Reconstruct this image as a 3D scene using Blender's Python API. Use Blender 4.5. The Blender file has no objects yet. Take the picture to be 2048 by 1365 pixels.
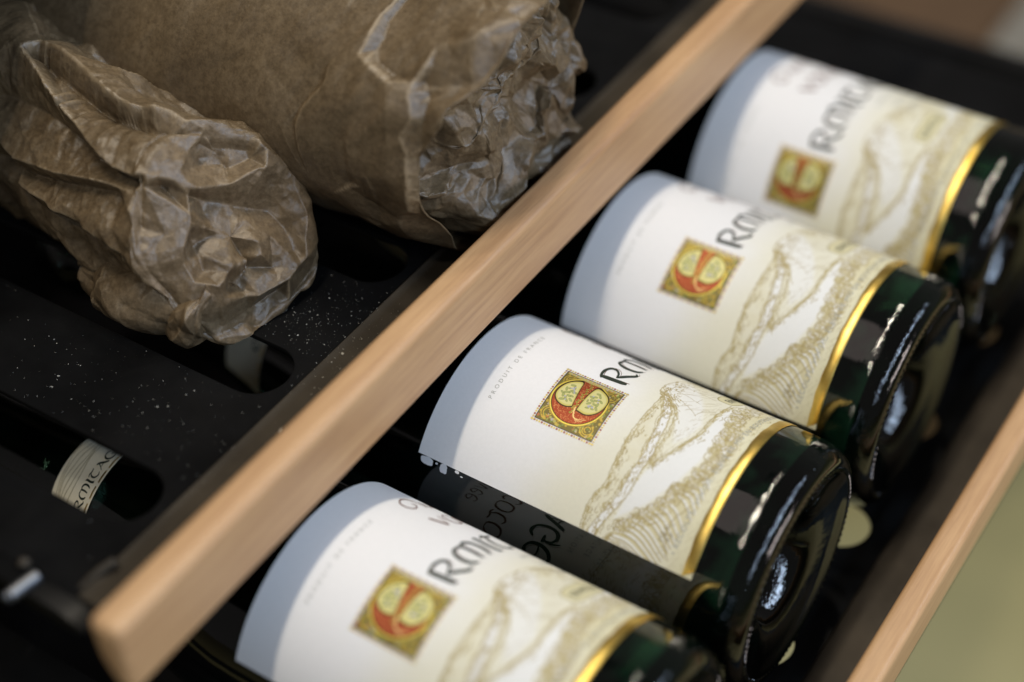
import bpy, bmesh, math, random
import numpy as np
from mathutils import Matrix, Vector

S = 0.001                      # all coordinates below are millimetres
scene = bpy.context.scene
COL = scene.collection

# ------------------------------------------------------------------ camera
F, W = 3341.35, 2048.0
RM = np.array([[0.83436609, 0.54993467, -0.03748432],
               [0.35396639, -0.58668709, -0.72835846],
               [-0.42254114, 0.59444942, -0.68417021]])
CAM = np.array([222.67485, -295.71987, 386.75942])
cd = bpy.data.cameras.new('camera'); cam = bpy.data.objects.new('camera', cd); COL.objects.link(cam)
cd.sensor_width = 36.0; cd.lens = F / W * 36.0
cd.clip_start = 0.02; cd.clip_end = 60.0
m = Matrix.Identity(4)
for i in range(3):
    m[i][0] = RM[0][i]; m[i][1] = -RM[1][i]; m[i][2] = -RM[2][i]; m[i][3] = CAM[i] * S
cam.matrix_world = m
cd.dof.use_dof = True; cd.dof.focus_distance = 0.491; cd.dof.aperture_fstop = 3.1; cd.dof.aperture_blades = 0
scene.camera = cam

# ------------------------------------------------------------------ world, lamps, exposure
world = bpy.data.worlds.new('World'); scene.world = world; world.use_nodes = True
bg = world.node_tree.nodes['Background']
bg.inputs[0].default_value = (1.0, 0.93, 0.90, 1); bg.inputs[1].default_value = 0.10
scene.view_settings.view_transform = 'Standard'; scene.view_settings.look = 'None'
scene.view_settings.exposure = 0.0; scene.view_settings.gamma = 1.0


def area_lamp(name, loc, target, sx, sy, power, color, shape='RECTANGLE'):
    l = bpy.data.lights.new(name, 'AREA'); l.shape = shape; l.size = sx * S; l.size_y = sy * S
    l.energy = power; l.color = color
    o = bpy.data.objects.new(name, l); COL.objects.link(o)
    o.location = Vector(loc) * S
    o.rotation_euler = (Vector(target) - Vector(loc)).to_track_quat('-Z', 'Y').to_euler()
    return o


T0 = (40, 20, 20)
# a track of short warm tube lamps overhead, running parallel to the shelves
for y, l, p in ((-860, 130, 3.0), (-330, 90, 1.6), (-120, 300, 4.6), (260, 70, 2.2), (520, 150, 3.2), (1000, 260, 3.0)):
    area_lamp('track_lamp', (-150, y, 1500), (40, y, 20), l, 42, p, (1.0, 0.90, 0.745))
# broad dim ceiling light mirrored as a brownish patch in the bottle glass
area_lamp('ceiling_panel', (-405, -380, 1940), (95, -10, 38), 1150, 900, 2.8, (1.0, 0.84, 0.78))
# a broken row of cool panel lights in front of the cabinet
for y, l, p in ((-1150, 260, 2.4), (-620, 420, 4.0), (-260, 90, 1.6), (90, 380, 4.2), (520, 160, 2.4), (760, 120, 1.8), (1150, 380, 3.2)):
    area_lamp('panel_lamp', (1000, y, 1000 + (y * 7 % 50)), (60, y, 0), l, 150, p, (0.60, 0.76, 1.0))
# large soft warm fill, added low in front to brighten the rail fronts
area_lamp('front_fill', (1900, 350, 330), T0, 900, 380, 8.2, (1.0, 0.88, 0.84))


# ------------------------------------------------------------------ helpers
def tag(o, label=None, cat=None, group=None, kind=None):
    if label: o['label'] = label
    if cat: o['category'] = cat
    if group: o['group'] = group
    if kind: o['kind'] = kind
    return o


def empty(name, loc=(0, 0, 0)):
    o = bpy.data.objects.new(name, None); COL.objects.link(o)
    o.location = Vector(loc) * S; o.empty_display_size = 0.02
    return o


def link(name, me, mat, parent=None):
    if mat is not None and not len(me.materials): me.materials.append(mat)
    o = bpy.data.objects.new(name, me); COL.objects.link(o)
    if parent is not None: o.parent = parent
    return o


def raw_mesh(name, V, Q, smooth=True, col=None, attrs=None):
    """V (n,3) in mm, Q (m,4) or (m,3) int array"""
    V = np.asarray(V, np.float32) * S; Q = np.asarray(Q, np.int32)
    me = bpy.data.meshes.new(name)
    me.vertices.add(len(V)); me.vertices.foreach_set('co', V.ravel())
    k = Q.shape[1]
    me.loops.add(Q.size); me.loops.foreach_set('vertex_index', Q.ravel())
    me.polygons.add(len(Q)); me.polygons.foreach_set('loop_start', np.arange(0, Q.size, k, dtype=np.int32))
    me.update(calc_edges=True)
    me.polygons.foreach_set('use_smooth', np.full(len(Q), smooth, bool))
    if col is not None:
        a = me.color_attributes.new('col', 'FLOAT_COLOR', 'POINT')
        c = np.ones((len(V), 4), np.float32); c[:, :3] = col; a.data.foreach_set('color', c.ravel())
    for n, arr in (attrs or {}).items():
        a = me.attributes.new(n, 'FLOAT', 'POINT'); a.data.foreach_set('value', np.asarray(arr, np.float32).ravel())
    me.update()
    return me


def grid_mesh(name, P, closed_v=False, smooth=True, col=None, attrs=None, flip=False):
    nu, nv = P.shape[:2]
    I = np.arange(nu * nv).reshape(nu, nv)
    if closed_v: I = np.c_[I, I[:, :1]]
    Q = np.stack([I[:-1, :-1], I[1:, :-1], I[1:, 1:], I[:-1, 1:]], -1).reshape(-1, 4)
    if flip: Q = Q[:, ::-1]
    return raw_mesh(name, P.reshape(-1, 3), Q, smooth, None if col is None else col.reshape(-1, 3), attrs)


def sstep(a, b, x):
    t = np.clip((np.asarray(x, float) - a) / (b - a), 0, 1); return t * t * (3 - 2 * t)


def vnoise(p, seed):
    """smooth value noise, p (...,3) -> -1..1"""
    rs = np.random.RandomState(seed); T = rs.uniform(-1, 1, (32, 32, 32)).astype(np.float32)
    p = np.asarray(p, np.float32); i = np.floor(p).astype(int); f = p - i; f = f * f * (3 - 2 * f)
    r = 0
    for a in (0, 1):
        for b in (0, 1):
            for c in (0, 1):
                w = (f[..., 0] if a else 1 - f[..., 0]) * (f[..., 1] if b else 1 - f[..., 1]) * (f[..., 2] if c else 1 - f[..., 2])
                r = r + w * T[(i[..., 0] + a) % 32, (i[..., 1] + b) % 32, (i[..., 2] + c) % 32]
    return r


def fbm(p, seed, o=4):
    r = 0; a = 1.0
    for k in range(o): r = r + a * vnoise(np.asarray(p) * 2 ** k + 7.3 * k, seed + k); a *= .5
    return r


# ------------------------------------------------------------------ materials
def new_mat(name):
    mt = bpy.data.materials.new(name); mt.use_nodes = True
    return mt, mt.node_tree, mt.node_tree.nodes['Principled BSDF']


def nd(nt, typ, **kw):
    n = nt.nodes.new(typ)
    for k, v in kw.items():
        if k.startswith('i_'): n.inputs[int(k[2:]) if k[2:].isdigit() else k[2:].replace('_', ' ')].default_value = v
        else: setattr(n, k, v)
    return n


def ramp(nt, fac, stops):
    r = nt.nodes.new('ShaderNodeValToRGB'); nt.links.new(fac, r.inputs[0])
    while len(r.color_ramp.elements) < len(stops): r.color_ramp.elements.new(0.5)
    for e, (p, c) in zip(r.color_ramp.elements, stops): e.position = p; e.color = (*c, 1) if len(c) == 3 else c
    return r.outputs[0]


def tex_coord(nt, scale=(1, 1, 1), rot=(0, 0, 0), kind='Object'):
    tc = nt.nodes.new('ShaderNodeTexCoord'); mp = nt.nodes.new('ShaderNodeMapping')
    mp.inputs['Scale'].default_value = scale; mp.inputs['Rotation'].default_value = rot
    nt.links.new(tc.outputs[kind], mp.inputs[0]); return mp.outputs[0]


def noise(nt, vec, scale, detail=4, rough=.5, out=0):
    n = nt.nodes.new('ShaderNodeTexNoise'); n.inputs['Scale'].default_value = scale
    n.inputs['Detail'].default_value = detail; n.inputs['Roughness'].default_value = rough
    nt.links.new(vec, n.inputs['Vector']); return n.outputs[out]


def bump(nt, h, dist, strength, bsdf, prev=None):
    b = nt.nodes.new('ShaderNodeBump'); b.inputs['Distance'].default_value = dist; b.inputs['Strength'].default_value = strength
    nt.links.new(h, b.inputs['Height'])
    if prev is not None: nt.links.new(prev, b.inputs['Normal'])
    nt.links.new(b.outputs[0], bsdf.inputs['Normal']); return b.outputs[0]


def mix(nt, fac, a, b, mode='MIX'):
    n = nt.nodes.new('ShaderNodeMix'); n.data_type = 'RGBA'; n.blend_type = mode
    for sock, v in ((n.inputs[0], fac), (n.inputs[6], a), (n.inputs[7], b)):
        if hasattr(v, 'is_linked') or hasattr(v, 'links'): nt.links.new(v, sock)
        else: sock.default_value = v if isinstance(v, (int, float)) else (*v, 1)
    return n.outputs[2]


def mat_glass():
    mt, nt, b = new_mat('dark_green_glass')
    b.inputs['Transmission Weight'].default_value = .9
    v = tex_coord(nt)
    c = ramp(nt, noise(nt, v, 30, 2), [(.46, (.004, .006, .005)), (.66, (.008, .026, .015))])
    gz = nt.nodes.new('ShaderNodeAttribute'); gz.attribute_name = 'foot_glint'
    c = mix(nt, gz.outputs['Fac'], c, ramp(nt, noise(nt, v, 45, 3), [(.50, (.006, .014, .009)), (.70, (.055, .24, .11))]))  # green glint of transmitted light painted into the glass tint near the foot
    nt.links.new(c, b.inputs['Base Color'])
    b.inputs['Roughness'].default_value = 0.03; b.inputs['IOR'].default_value = 1.55
    h = noise(nt, v, 60, 2)
    h = bump(nt, h, 0.0004, 0.12, b)
    a1 = nt.nodes.new('ShaderNodeAttribute'); a1.attribute_name = 'rough_zone'
    mu = nt.nodes.new('ShaderNodeMath'); mu.operation = 'MULTIPLY'
    nt.links.new(noise(nt, v, 210, 4, .65), mu.inputs[0]); nt.links.new(a1.outputs['Fac'], mu.inputs[1])
    bump(nt, mu.outputs[0], 0.0016, 1.0, b, h)
    return mt


def mat_label():
    mt, nt, b = new_mat('label_paper')
    a = nt.nodes.new('ShaderNodeVertexColor'); a.layer_name = 'col'
    v = tex_coord(nt)
    f = noise(nt, v, 900, 3, .7)
    c = mix(nt, .10, a.outputs[0], ramp(nt, f, [(.3, (.55, .55, .55)), (.7, (1, 1, 1))]), 'MULTIPLY')
    nt.links.new(c, b.inputs['Base Color']); b.inputs['Roughness'].default_value = .62
    b.inputs['Specular IOR Level'].default_value = .3
    bump(nt, f, 0.00004, .5, b)
    return mt


def mat_plain(name, color, rough=.5, metal=0.0, spec=.5):
    mt, nt, b = new_mat(name)
    v = tex_coord(nt); n = noise(nt, v, 120, 3)
    lo = tuple(x * .86 for x in color)
    nt.links.new(ramp(nt, n, [(.35, lo), (.65, color)]), b.inputs['Base Color'])
    b.inputs['Roughness'].default_value = rough; b.inputs['Metallic'].default_value = metal
    b.inputs['Specular IOR Level'].default_value = spec
    return mt


def mat_gold():
    mt, nt, b = new_mat('gold_foil')
    v = tex_coord(nt)
    nt.links.new(ramp(nt, noise(nt, v, 220, 3), [(.3, (.66, .45, .10)), (.7, (.88, .66, .20))]), b.inputs['Base Color'])
    b.inputs['Metallic'].default_value = 1.0; b.inputs['Roughness'].default_value = .36
    bump(nt, noise(nt, v, 110, 2), 0.0004, .35, b)
    return mt


def mat_emblem():
    mt, nt, b = new_mat('emblem_print')
    a = nt.nodes.new('ShaderNodeVertexColor'); a.layer_name = 'col'
    g = nt.nodes.new('ShaderNodeAttribute'); g.attribute_name = 'metal'
    nt.links.new(a.outputs[0], b.inputs['Base Color']); nt.links.new(g.outputs['Fac'], b.inputs['Metallic'])
    b.inputs['Roughness'].default_value = .38
    return mt


def mat_wood():
    mt, nt, b = new_mat('beech_wood')
    v = tex_coord(nt, (26, 1.3, 26)); v2 = tex_coord(nt, (3.0, .9, 3.0)); v3 = tex_coord(nt, (60, 3.5, 60))
    n1 = noise(nt, v, 16, 5, .6); n2 = noise(nt, v2, 9, 3); n3 = noise(nt, v3, 30, 3, .7)
    c = ramp(nt, n1, [(.30, (.49, .290, .145)), (.52, (.595, .368, .185)), (.75, (.68, .440, .230))])
    c = mix(nt, .48, c, ramp(nt, n2, [(.38, (.66, .56, .52)), (.65, (1, 1, 1))]), 'MULTIPLY')
    c = mix(nt, .13, c, ramp(nt, n3, [(.42, (.55, .45, .38)), (.55, (1, 1, 1))]), 'MULTIPLY')
    nt.links.new(c, b.inputs['Base Color']); b.inputs['Roughness'].default_value = .42
    b.inputs['Specular IOR Level'].default_value = .4
    bump(nt, n1, 0.0002, .25, b)
    return mt


def mat_black(name, base=(.0045, .0045, .0046), rough=.30, dust=True):
    mt, nt, b = new_mat(name)
    v = tex_coord(nt)
    c = ramp(nt, noise(nt, v, 24, 4, .6), [(.3, tuple(x * .6 for x in base)), (.75, tuple(x * 1.7 for x in base))])
    if dust:
        d = noise(nt, v, 500, 4, .8)
        c = mix(nt, ramp(nt, d, [(.66, (0, 0, 0)), (.90, (.06, .06, .06))]), c, (.25, .24, .20))
    nt.links.new(c, b.inputs['Base Color'])
    r = nt.nodes.new('ShaderNodeMapRange'); r.inputs[3].default_value = rough * .7; r.inputs[4].default_value = rough * 1.6
    nt.links.new(noise(nt, v, 60, 4, .6), r.inputs[0]); nt.links.new(r.outputs[0], b.inputs['Roughness'])
    bump(nt, noise(nt, v, 1400, 2), 0.00003, .4, b)
    b.inputs['Specular IOR Level'].default_value = .14
    return mt


def mat_paper(name='brown_wrapping_paper', crush=0.0):
    mt, nt, b = new_mat(name)
    v = tex_coord(nt)
    n1 = noise(nt, v, 26, 5, .65); n2 = noise(nt, v, 430, 5, .8); n3 = noise(nt, v, 1500, 2, .6)
    c = ramp(nt, n1, [(.28, (.112, .076, .040)), (.50, (.170, .119, .064)), (.74, (.238, .172, .099))])
    c = mix(nt, .62, c, ramp(nt, n2, [(.38, (.36, .32, .26)), (.60, (1, 1, 1))]), 'MULTIPLY')
    c = mix(nt, .25, c, ramp(nt, n3, [(.35, (.6, .6, .6)), (.65, (1.25, 1.2, 1.15))]), 'MULTIPLY')
    # worn pale fibres along creases (attribute holds the crease sharpness of the sheet)
    cr = nt.nodes.new('ShaderNodeAttribute'); cr.attribute_name = 'crease'
    c = mix(nt, cr.outputs['Fac'], c, (.37, .28, .17))
    nt.links.new(c, b.inputs['Base Color'])
    b.inputs['Roughness'].default_value = .40; b.inputs['Specular IOR Level'].default_value = .60
    h = bump(nt, n2, 0.00025, .5, b)
    h = bump(nt, noise(nt, v, 90, 6, .6), 0.0012, .30, b, h)
    if crush:
        w = nt.nodes.new('ShaderNodeVectorMath'); w.operation = 'MULTIPLY_ADD'; w.inputs[1].default_value = (.012, .012, .012)
        nt.links.new(noise(nt, v, 60, 3, .6, out=1), w.inputs[0]); nt.links.new(v, w.inputs[2])
        for sc, d, st in ((75, .0030, .55), (190, .0012, .60)):
            vo = nt.nodes.new('ShaderNodeTexVoronoi'); vo.inputs['Scale'].default_value = sc; nt.links.new(w.outputs[0], vo.inputs['Vector'])
            h = bump(nt, vo.outputs['Distance'], d, st * crush, b, h)
    return mt


M_GLASS = mat_glass(); M_LABEL = mat_label(); M_GOLD = mat_gold(); M_EMB = mat_emblem()
M_WOOD = mat_wood(); M_BLACK = mat_black('black_enamel'); M_LIP = mat_black('matt_dark_lip', (.050, .042, .032), .55)
M_PAPER = mat_paper(); M_CRUSH = mat_paper('crushed_brown_paper', .55); M_CRUSH2 = mat_paper('creased_brown_paper', .65)
M_INK = mat_plain('dark_green_ink', (.020, .032, .020), .55); M_BROWN = mat_plain('brown_ink', (.16, .065, .045), .6)
M_GREY = mat_plain('grey_ink', (.38, .38, .34), .6); M_DUST = mat_plain('dust', (.62, .60, .52), .9)
M_WHITE = mat_plain('torn_label_paper', (.74, .75, .76), .7)
M_STEEL = mat_plain('zinc_steel', (.30, .31, .33), .5, 1.0)
M_RIVET = mat_plain('grey_rivet', (.22, .22, .23), .4)
M_OCHRE = mat_plain('ochre_ink', (.34, .29, .15), .6)

# ------------------------------------------------------------------ label artwork (label space: u mm along the text, v mm from the top edge)
RB = 39.9; RL = 40.06
TH_L = 147.0                    # angle of the label's left edge
UMAX = 129.0


def on_cyl(u, v, r=RL):
    th = np.radians(TH_L - np.asarray(u, float) / .698)
    return np.stack([np.asarray(v, float) + 0 * th, r * np.cos(th), r * np.sin(th)], -1)


class Art:
    def __init__(s, w, h, step):
        s.step = step; s.nu = int(w / step) + 1; s.nv = int(h / step) + 1
        s.u = np.linspace(0, w, s.nu); s.v = np.linspace(0, h, s.nv)
        s.U, s.Vv = np.meshgrid(s.u, s.v, indexing='ij')
        s.c = np.ones((s.nu, s.nv, 3), np.float32); s.m = np.zeros((s.nu, s.nv), np.float32)

    def blend(s, sl, a, color, metal=None):
        c = s.c[sl]; s.c[sl] = c * (1 - a[..., None]) + np.array(color, np.float32) * a[..., None]
        if metal is not None: s.m[sl] = s.m[sl] * (1 - a) + metal * a

    def line(s, pts, w, color, alpha=1.0, metal=None, wob=0.0, seed=0, taper=False):
        pts = np.array(pts, float)
        n = max(2, int(np.abs(np.diff(pts, axis=0)).sum() / .5))
        if len(pts) > 2: pts = catmull(pts, 8)
        if wob:
            rs = np.random.RandomState(seed); k = rs.normal(0, 1, pts.shape)
            pts = pts + wob * k
        soft = s.step * .8
        for i in range(len(pts) - 1):
            A, B = pts[i], pts[i + 1]
            ww = w * (1 if not taper else (1 - abs(2 * (i + .5) / (len(pts) - 1) - 1)) * .8 + .25)
            m_ = ww + soft * 2
            i0 = max(0, int((min(A[0], B[0]) - m_) / s.step)); i1 = min(s.nu, int((max(A[0], B[0]) + m_) / s.step) + 2)
            j0 = max(0, int((min(A[1], B[1]) - m_) / s.step)); j1 = min(s.nv, int((max(A[1], B[1]) + m_) / s.step) + 2)
            if i0 >= i1 or j0 >= j1: continue
            sl = (slice(i0, i1), slice(j0, j1)); X = s.U[sl] - A[0]; Y = s.Vv[sl] - A[1]
            d = B - A; L = (d * d).sum() + 1e-9; t = np.clip((X * d[0] + Y * d[1]) / L, 0, 1)
            D = np.hypot(X - t * d[0], Y - t * d[1])
            a = np.clip((ww / 2 + soft / 2 - D) / soft, 0, 1) * alpha
            s.blend(sl, a, color, metal)

    def poly(s, pts, color, alpha=1.0, soft=.4, metal=None, tex=0.0, seed=1):
        pts = np.array(pts, float)
        m_ = soft * 2 + .5
        i0 = max(0, int((pts[:, 0].min() - m_) / s.step)); i1 = min(s.nu, int((pts[:, 0].max() + m_) / s.step) + 2)
        j0 = max(0, int((pts[:, 1].min() - m_) / s.step)); j1 = min(s.nv, int((pts[:, 1].max() + m_) / s.step) + 2)
        if i0 >= i1 or j0 >= j1: return
        sl = (slice(i0, i1), slice(j0, j1)); X = s.U[sl]; Y = s.Vv[sl]
        ins = np.zeros(X.shape, bool); D = np.full(X.shape, 1e9)
        for k in range(len(pts)):
            A = pts[k]; B = pts[(k + 1) % len(pts)]
            c = ((A[1] > Y) != (B[1] > Y)) & (X < (B[0] - A[0]) * (Y - A[1]) / (B[1] - A[1] + 1e-12) + A[0]); ins ^= c
            d = B - A; L = (d * d).sum() + 1e-9; t = np.clip(((X - A[0]) * d[0] + (Y - A[1]) * d[1]) / L, 0, 1)
            D = np.minimum(D, np.hypot(X - A[0] - t * d[0], Y - A[1] - t * d[1]))
        sd = np.where(ins, D, -D); a = np.clip(sd / soft + .5, 0, 1) * alpha
        if tex:
            n = fbm(np.stack([X * .35, Y * .35, 0 * X + seed], -1), seed, 3); a = a * np.clip(1 - tex * .5 + tex * n, 0, 1)
        s.blend(sl, a, color, metal)

    def dot(s, u, v, r, color, alpha=1.0, metal=None):
        s.line([(u, v), (u + 1e-3, v)], 2 * r, color, alpha, metal)


def catmull(P, n=8):
    P = np.asarray(P, float); Q = np.vstack([2 * P[0] - P[1], P, 2 * P[-1] - P[-2]]); out = []
    for i in range(1, len(Q) - 2):
        for k in range(n):
            t = k / n; a, b, c, d = Q[i - 1], Q[i], Q[i + 1], Q[i + 2]
            out.append(.5 * ((2 * b) + (-a + c) * t + (2 * a - 5 * b + 4 * c - d) * t * t + (-a + 3 * b - 3 * c + d) * t ** 3))
    out.append(P[-1]); return np.array(out)


def label_art():
    A = Art(UMAX, 92.6, .2)
    U, V = A.U, A.Vv
    white = np.array([.80, .79, .77]); cream = np.array([.75, .715, .565]); cr2 = np.array([.70, .645, .42])
    n = fbm(np.stack([U * .05, V * .05, 0 * U], -1), 5, 3)
    w = sstep(34, 58, V + 5 * n + 4 * np.cos(U * .05)); w2 = sstep(78, 92, V + 3 * n)
    A.c[:] = white + (cream - white) * w[..., None]; A.c[:] += (cr2 - cream) * w2[..., None]
    rs = np.random.RandomState(11)
    OC = (.50, .42, .20); OL = (.38, .30, .135); WH = (.80, .79, .745); PO = (.64, .57, .34)
    ridge = [(0, 56.5), (5, 56.4), (10.5, 57), (15, 58.8), (20, 58.6), (25, 58.4), (31.6, 58.2), (38.7, 58.4), (45, 58.6), (49.6, 58.4)]
    peak = [(49.6, 58.4), (52, 56.6), (55.6, 56.1), (60.4, 56.6), (66, 57.6), (72, 59.5), (80, 62.0), (90, 63.0), (104, 61.5), (118, 63), (129, 62)]
    inner = [(0, 60.6), (4, 61.1), (9.2, 61.3), (13.2, 62.8), (17.2, 63.0), (21, 63.8), (25.1, 64.9), (28.9, 63.8), (34, 64.0), (40, 62.2), (44.7, 62.2), (48, 60.4), (50.5, 58.4)]
    road = [(0, 60.2), (2, 60.6), (8.9, 63.4), (14.8, 65.2), (21.7, 65.6), (28.3, 66.2), (33, 65.4), (41.5, 64.1), (47, 61.6), (50.5, 59.0)]
    vln = [(49.8, 60.2), (45, 65.1), (37.6, 67.4), (29, 67.6), (25.2, 68.1), (30.2, 71.2), (35.4, 73.4), (40.3, 75.2), (47, 75.4), (54.2, 75.6), (61, 76)]
    tree = [(4, 66.8), (8, 69.4), (11.3, 72.4), (15.2, 74.9), (20, 77.6), (22.1, 78.7), (27.8, 80.9), (34.5, 82.4), (39.1, 82.6), (42.2, 81.2), (47.7, 81.4), (54, 79.3), (61, 79.3), (74.8, 80.1), (90, 78), (105, 80), (129, 79)]
    tree2 = [(0, 64.5), (2, 65.6), (7, 69.9), (12.3, 73.8), (18.5, 78.4), (24, 82.6), (32.9, 85.0), (38.2, 86.2), (45.4, 86.4), (60, 86), (80, 85), (129, 86)]
    # pale hill washes
    A.poly(ridge + [(50.4, 59)] + inner[::-1], PO, .35, .8, tex=.5, seed=3)
    A.poly([(51, 58.5), (55.6, 56.6), (62, 57.2), (66, 60), (60, 66), (52, 71), (44, 74.5), (38, 73.6), (34, 71), (40, 67.8), (46, 65)], WH, .75, 1.5)
    A.poly([(66, 58), (80, 62), (95, 63), (129, 62), (129, 70), (90, 72), (66, 72)], PO, .5, 1.5, tex=.9, seed=8)
    # the white fields
    A.poly([(7, 65.6), (16, 66.4), (25, 68.6), (33, 73.6), (42, 76.4), (58, 76.8), (57, 78), (46, 80.2), (40, 80.6), (32, 80.6), (24, 78), (14, 72.6)], WH, .95, 1.2)
    A.poly([(62, 77), (80, 74), (100, 72), (129, 73), (129, 78), (90, 77), (74, 78.6)], WH, .7, 1.6, tex=.4, seed=4)
    # road in white with ochre fringe
    A.line(road, 2.3, WH, .8)
    for off, w_, al in ((-1.2, .30, .7), (1.25, .34, .8)):
        A.line([(p[0], p[1] + off) for p in road], w_, OL, al, wob=.10, seed=5)
    for k in range(260):
        t = rs.uniform(0, len(road) - 1.001); i = int(t); p = np.array(road[i]) * (1 - t + i) + np.array(road[i + 1]) * (t - i)
        A.dot(p[0] + rs.normal(0, .3), p[1] + rs.choice([-1.3, 1.4]) + rs.normal(0, .35), rs.uniform(.12, .32), OC, .55)
    # contour lines
    A.line(ridge, .26, OL, .75, wob=.08, seed=2); A.line([(p[0], p[1] + .8) for p in ridge], .5, OC, .32, wob=.15, seed=9)
    A.line(peak, .28, OL, .7, wob=.10, seed=3); A.line(inner, .24, OL, .6, wob=.12, seed=4)
    A.line(vln, .32, OL, .8, wob=.10, seed=6); A.line([(p[0] + .2, p[1] + .7) for p in vln], .7, OC, .4, wob=.2, seed=7)
    for a, b in (((51.2, 59.6), (45.6, 65.2)), ((52.5, 60), (47, 71)), ((56, 58), (53.5, 69)), ((60, 58), (60, 71)), ((64, 58.5), (65, 70))):
        m_ = ((a[0] + b[0]) / 2 + rs.normal(0, .8), (a[1] + b[1]) / 2 + rs.normal(0, .5)); A.line([a, m_, b], .22, OL, .6, wob=.09, seed=int(a[0]))
    for k in range(230):                                   # hatching on the mountain and hills
        u = rs.uniform(46, 129); v = rs.uniform(58, 75)
        if u < 66 and v > 57 + (66 - u) * 1.2 + 8: continue
        l = rs.uniform(1.2, 4.0); sl = rs.normal(.9, .35) if u < 64 else rs.normal(.25, .3)
        A.line([(u, v), (u + l * .5 + rs.normal(0, .2), v + l * .5 * sl), (u + l, v + l * sl)], .16, OL, rs.uniform(.25, .65))
    for k in range(90):
        u = rs.uniform(26, 60); v = 69 + (u - 26) * .22 + rs.normal(0, 1.1)
        A.line([(u, v), (u + rs.uniform(.6, 1.6), v + rs.uniform(.1, .7))], .16, OL, .4)
    # tree belt: scalloped clumps
    Tp = catmull(tree, 6)
    A.poly(np.vstack([Tp, catmull(tree2, 6)[::-1]]), PO, .75, .8, tex=.5, seed=6)
    for k, p in enumerate(Tp):
        if p[0] < 3: continue
        for q in range(5):
            r = rs.uniform(.7, 1.5) * (1 if p[0] < 30 else 1.25); cu = p[0] + rs.normal(0, .9); cv = p[1] + rs.uniform(-.6, 3.6)
            a0 = rs.uniform(0, 6.3); th = np.linspace(a0, a0 + rs.uniform(2.5, 5), 9)
            A.poly([(cu + r * math.cos(t) * .9, cv + r * math.sin(t) * .9) for t in np.linspace(0, 6.28, 10)], rs.choice([0, 1]) and WH or OC, .30, .4)
            A.line([(cu + r * math.cos(t), cv + r * math.sin(t)) for t in th], .20, OL, .55, wob=.05, seed=k)
    # vineyard furrows between belt and caption
    L1 = np.array([(-2, 64.5), (2, 66.5), (8, 70.6), (13.3, 74.9), (20.4, 80.6), (26, 84.4)]); L2 = np.array([(-4, 77), (-2, 80), (2, 83), (7.5, 84.5), (16, 86.5), (25, 87.0)])
    c1, c2 = catmull(L1, 8), catmull(L2, 8); n1 = len(c1); n2 = len(c2)
    A.poly(np.vstack([c1, c2[::-1]]), PO, .8, .6)
    K = 19
    for k in range(K):
        a = c1[int(k / (K - 1) * (n1 - 1))]; b = c2[int(k / (K - 1) * (n2 - 1))]
        mid = (a + b) / 2 + np.array([1.9, -1.3 + .05 * k]) * (1 - k / K * .4)
        w_ = .95 * (1 - .5 * k / K)
        A.line([a + (.3, 0), mid + (.45, .1), b + (.3, 0)], w_, WH, .75); A.line([a, mid, b], .26, OL, .7, wob=.06, seed=k)
        A.line([a + (-.4, .2), mid + (-.45, .2), b + (-.4, 0)], .6 * w_, OC, .45)
    # house with dark strokes, lower hatching
    for k in range(26):
        u = 8.2 + rs.normal(0, 1.8); v = 81.2 + rs.normal(0, .8); A.line([(u, v), (u + rs.normal(.2, .5), v + rs.uniform(-1.4, 1.4))], .22, (.16, .12, .06), .7)
    A.line([(2, 84.2), (6, 82.2), (12, 81.2), (19, 84.5)], .4, OL, .6, wob=.1)
    for k in range(150):
        u = rs.uniform(-1, 128); v = rs.uniform(84.5, 89.2); A.line([(u, v), (u + 2.0, v + 1.3)], .15, OL, .35)
    for k in range(60):
        A.dot(rs.uniform(1, 128), 88.7 + rs.normal(0, .25), .17, OL, .5)
    # finer drawing: broken contour strokes and stipple that follow the slopes
    for base, spread, n_ in ((ridge, 1.6, 170), (inner, 1.5, 200), (vln, 1.4, 120), (tree2, 1.0, 160), (peak, 2.6, 260), (tree, 2.2, 420)):
        B_ = catmull(base, 10)
        for k in range(n_):
            i = rs.randint(0, len(B_) - 2); p = B_[i]; d = B_[i + 1] - B_[i]; d = d / (np.linalg.norm(d) + 1e-9); o_ = np.array([rs.normal(0, .4), abs(rs.normal(0, spread))])
            l = rs.uniform(.5, 2.4); cv = rs.normal(0, .35)
            A.line([p + o_, p + o_ + d * l * .5 + (0, cv), p + o_ + d * l + (0, rs.normal(0, .25))], rs.uniform(.13, .26), [OL, (.42, .33, .13)][rs.randint(2)], rs.uniform(.3, .75))
    for k in range(900):
        u = rs.uniform(0, 129); v = np.interp(u, [p[0] for p in tree], [p[1] for p in tree]) + abs(rs.normal(0, 1.8)); A.dot(u, v, rs.uniform(.12, .5), [OC, (.60, .52, .27), WH][rs.randint(3)], .45)
    # plaque
    rr = [(71 + 9.6 * math.copysign(abs(math.cos(t)) ** .55, math.cos(t)), 73.4 + 3.5 * math.copysign(abs(math.sin(t)) ** .55, math.sin(t))) for t in np.linspace(0, 6.283, 40)]
    A.poly(rr, (.66, .60, .36), .95, .4); A.line(rr, .35, (.35, .29, .12), .8)
    P = on_cyl(A.U, A.Vv)
    return grid_mesh('label', P, col=A.c, flip=True)


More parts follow.
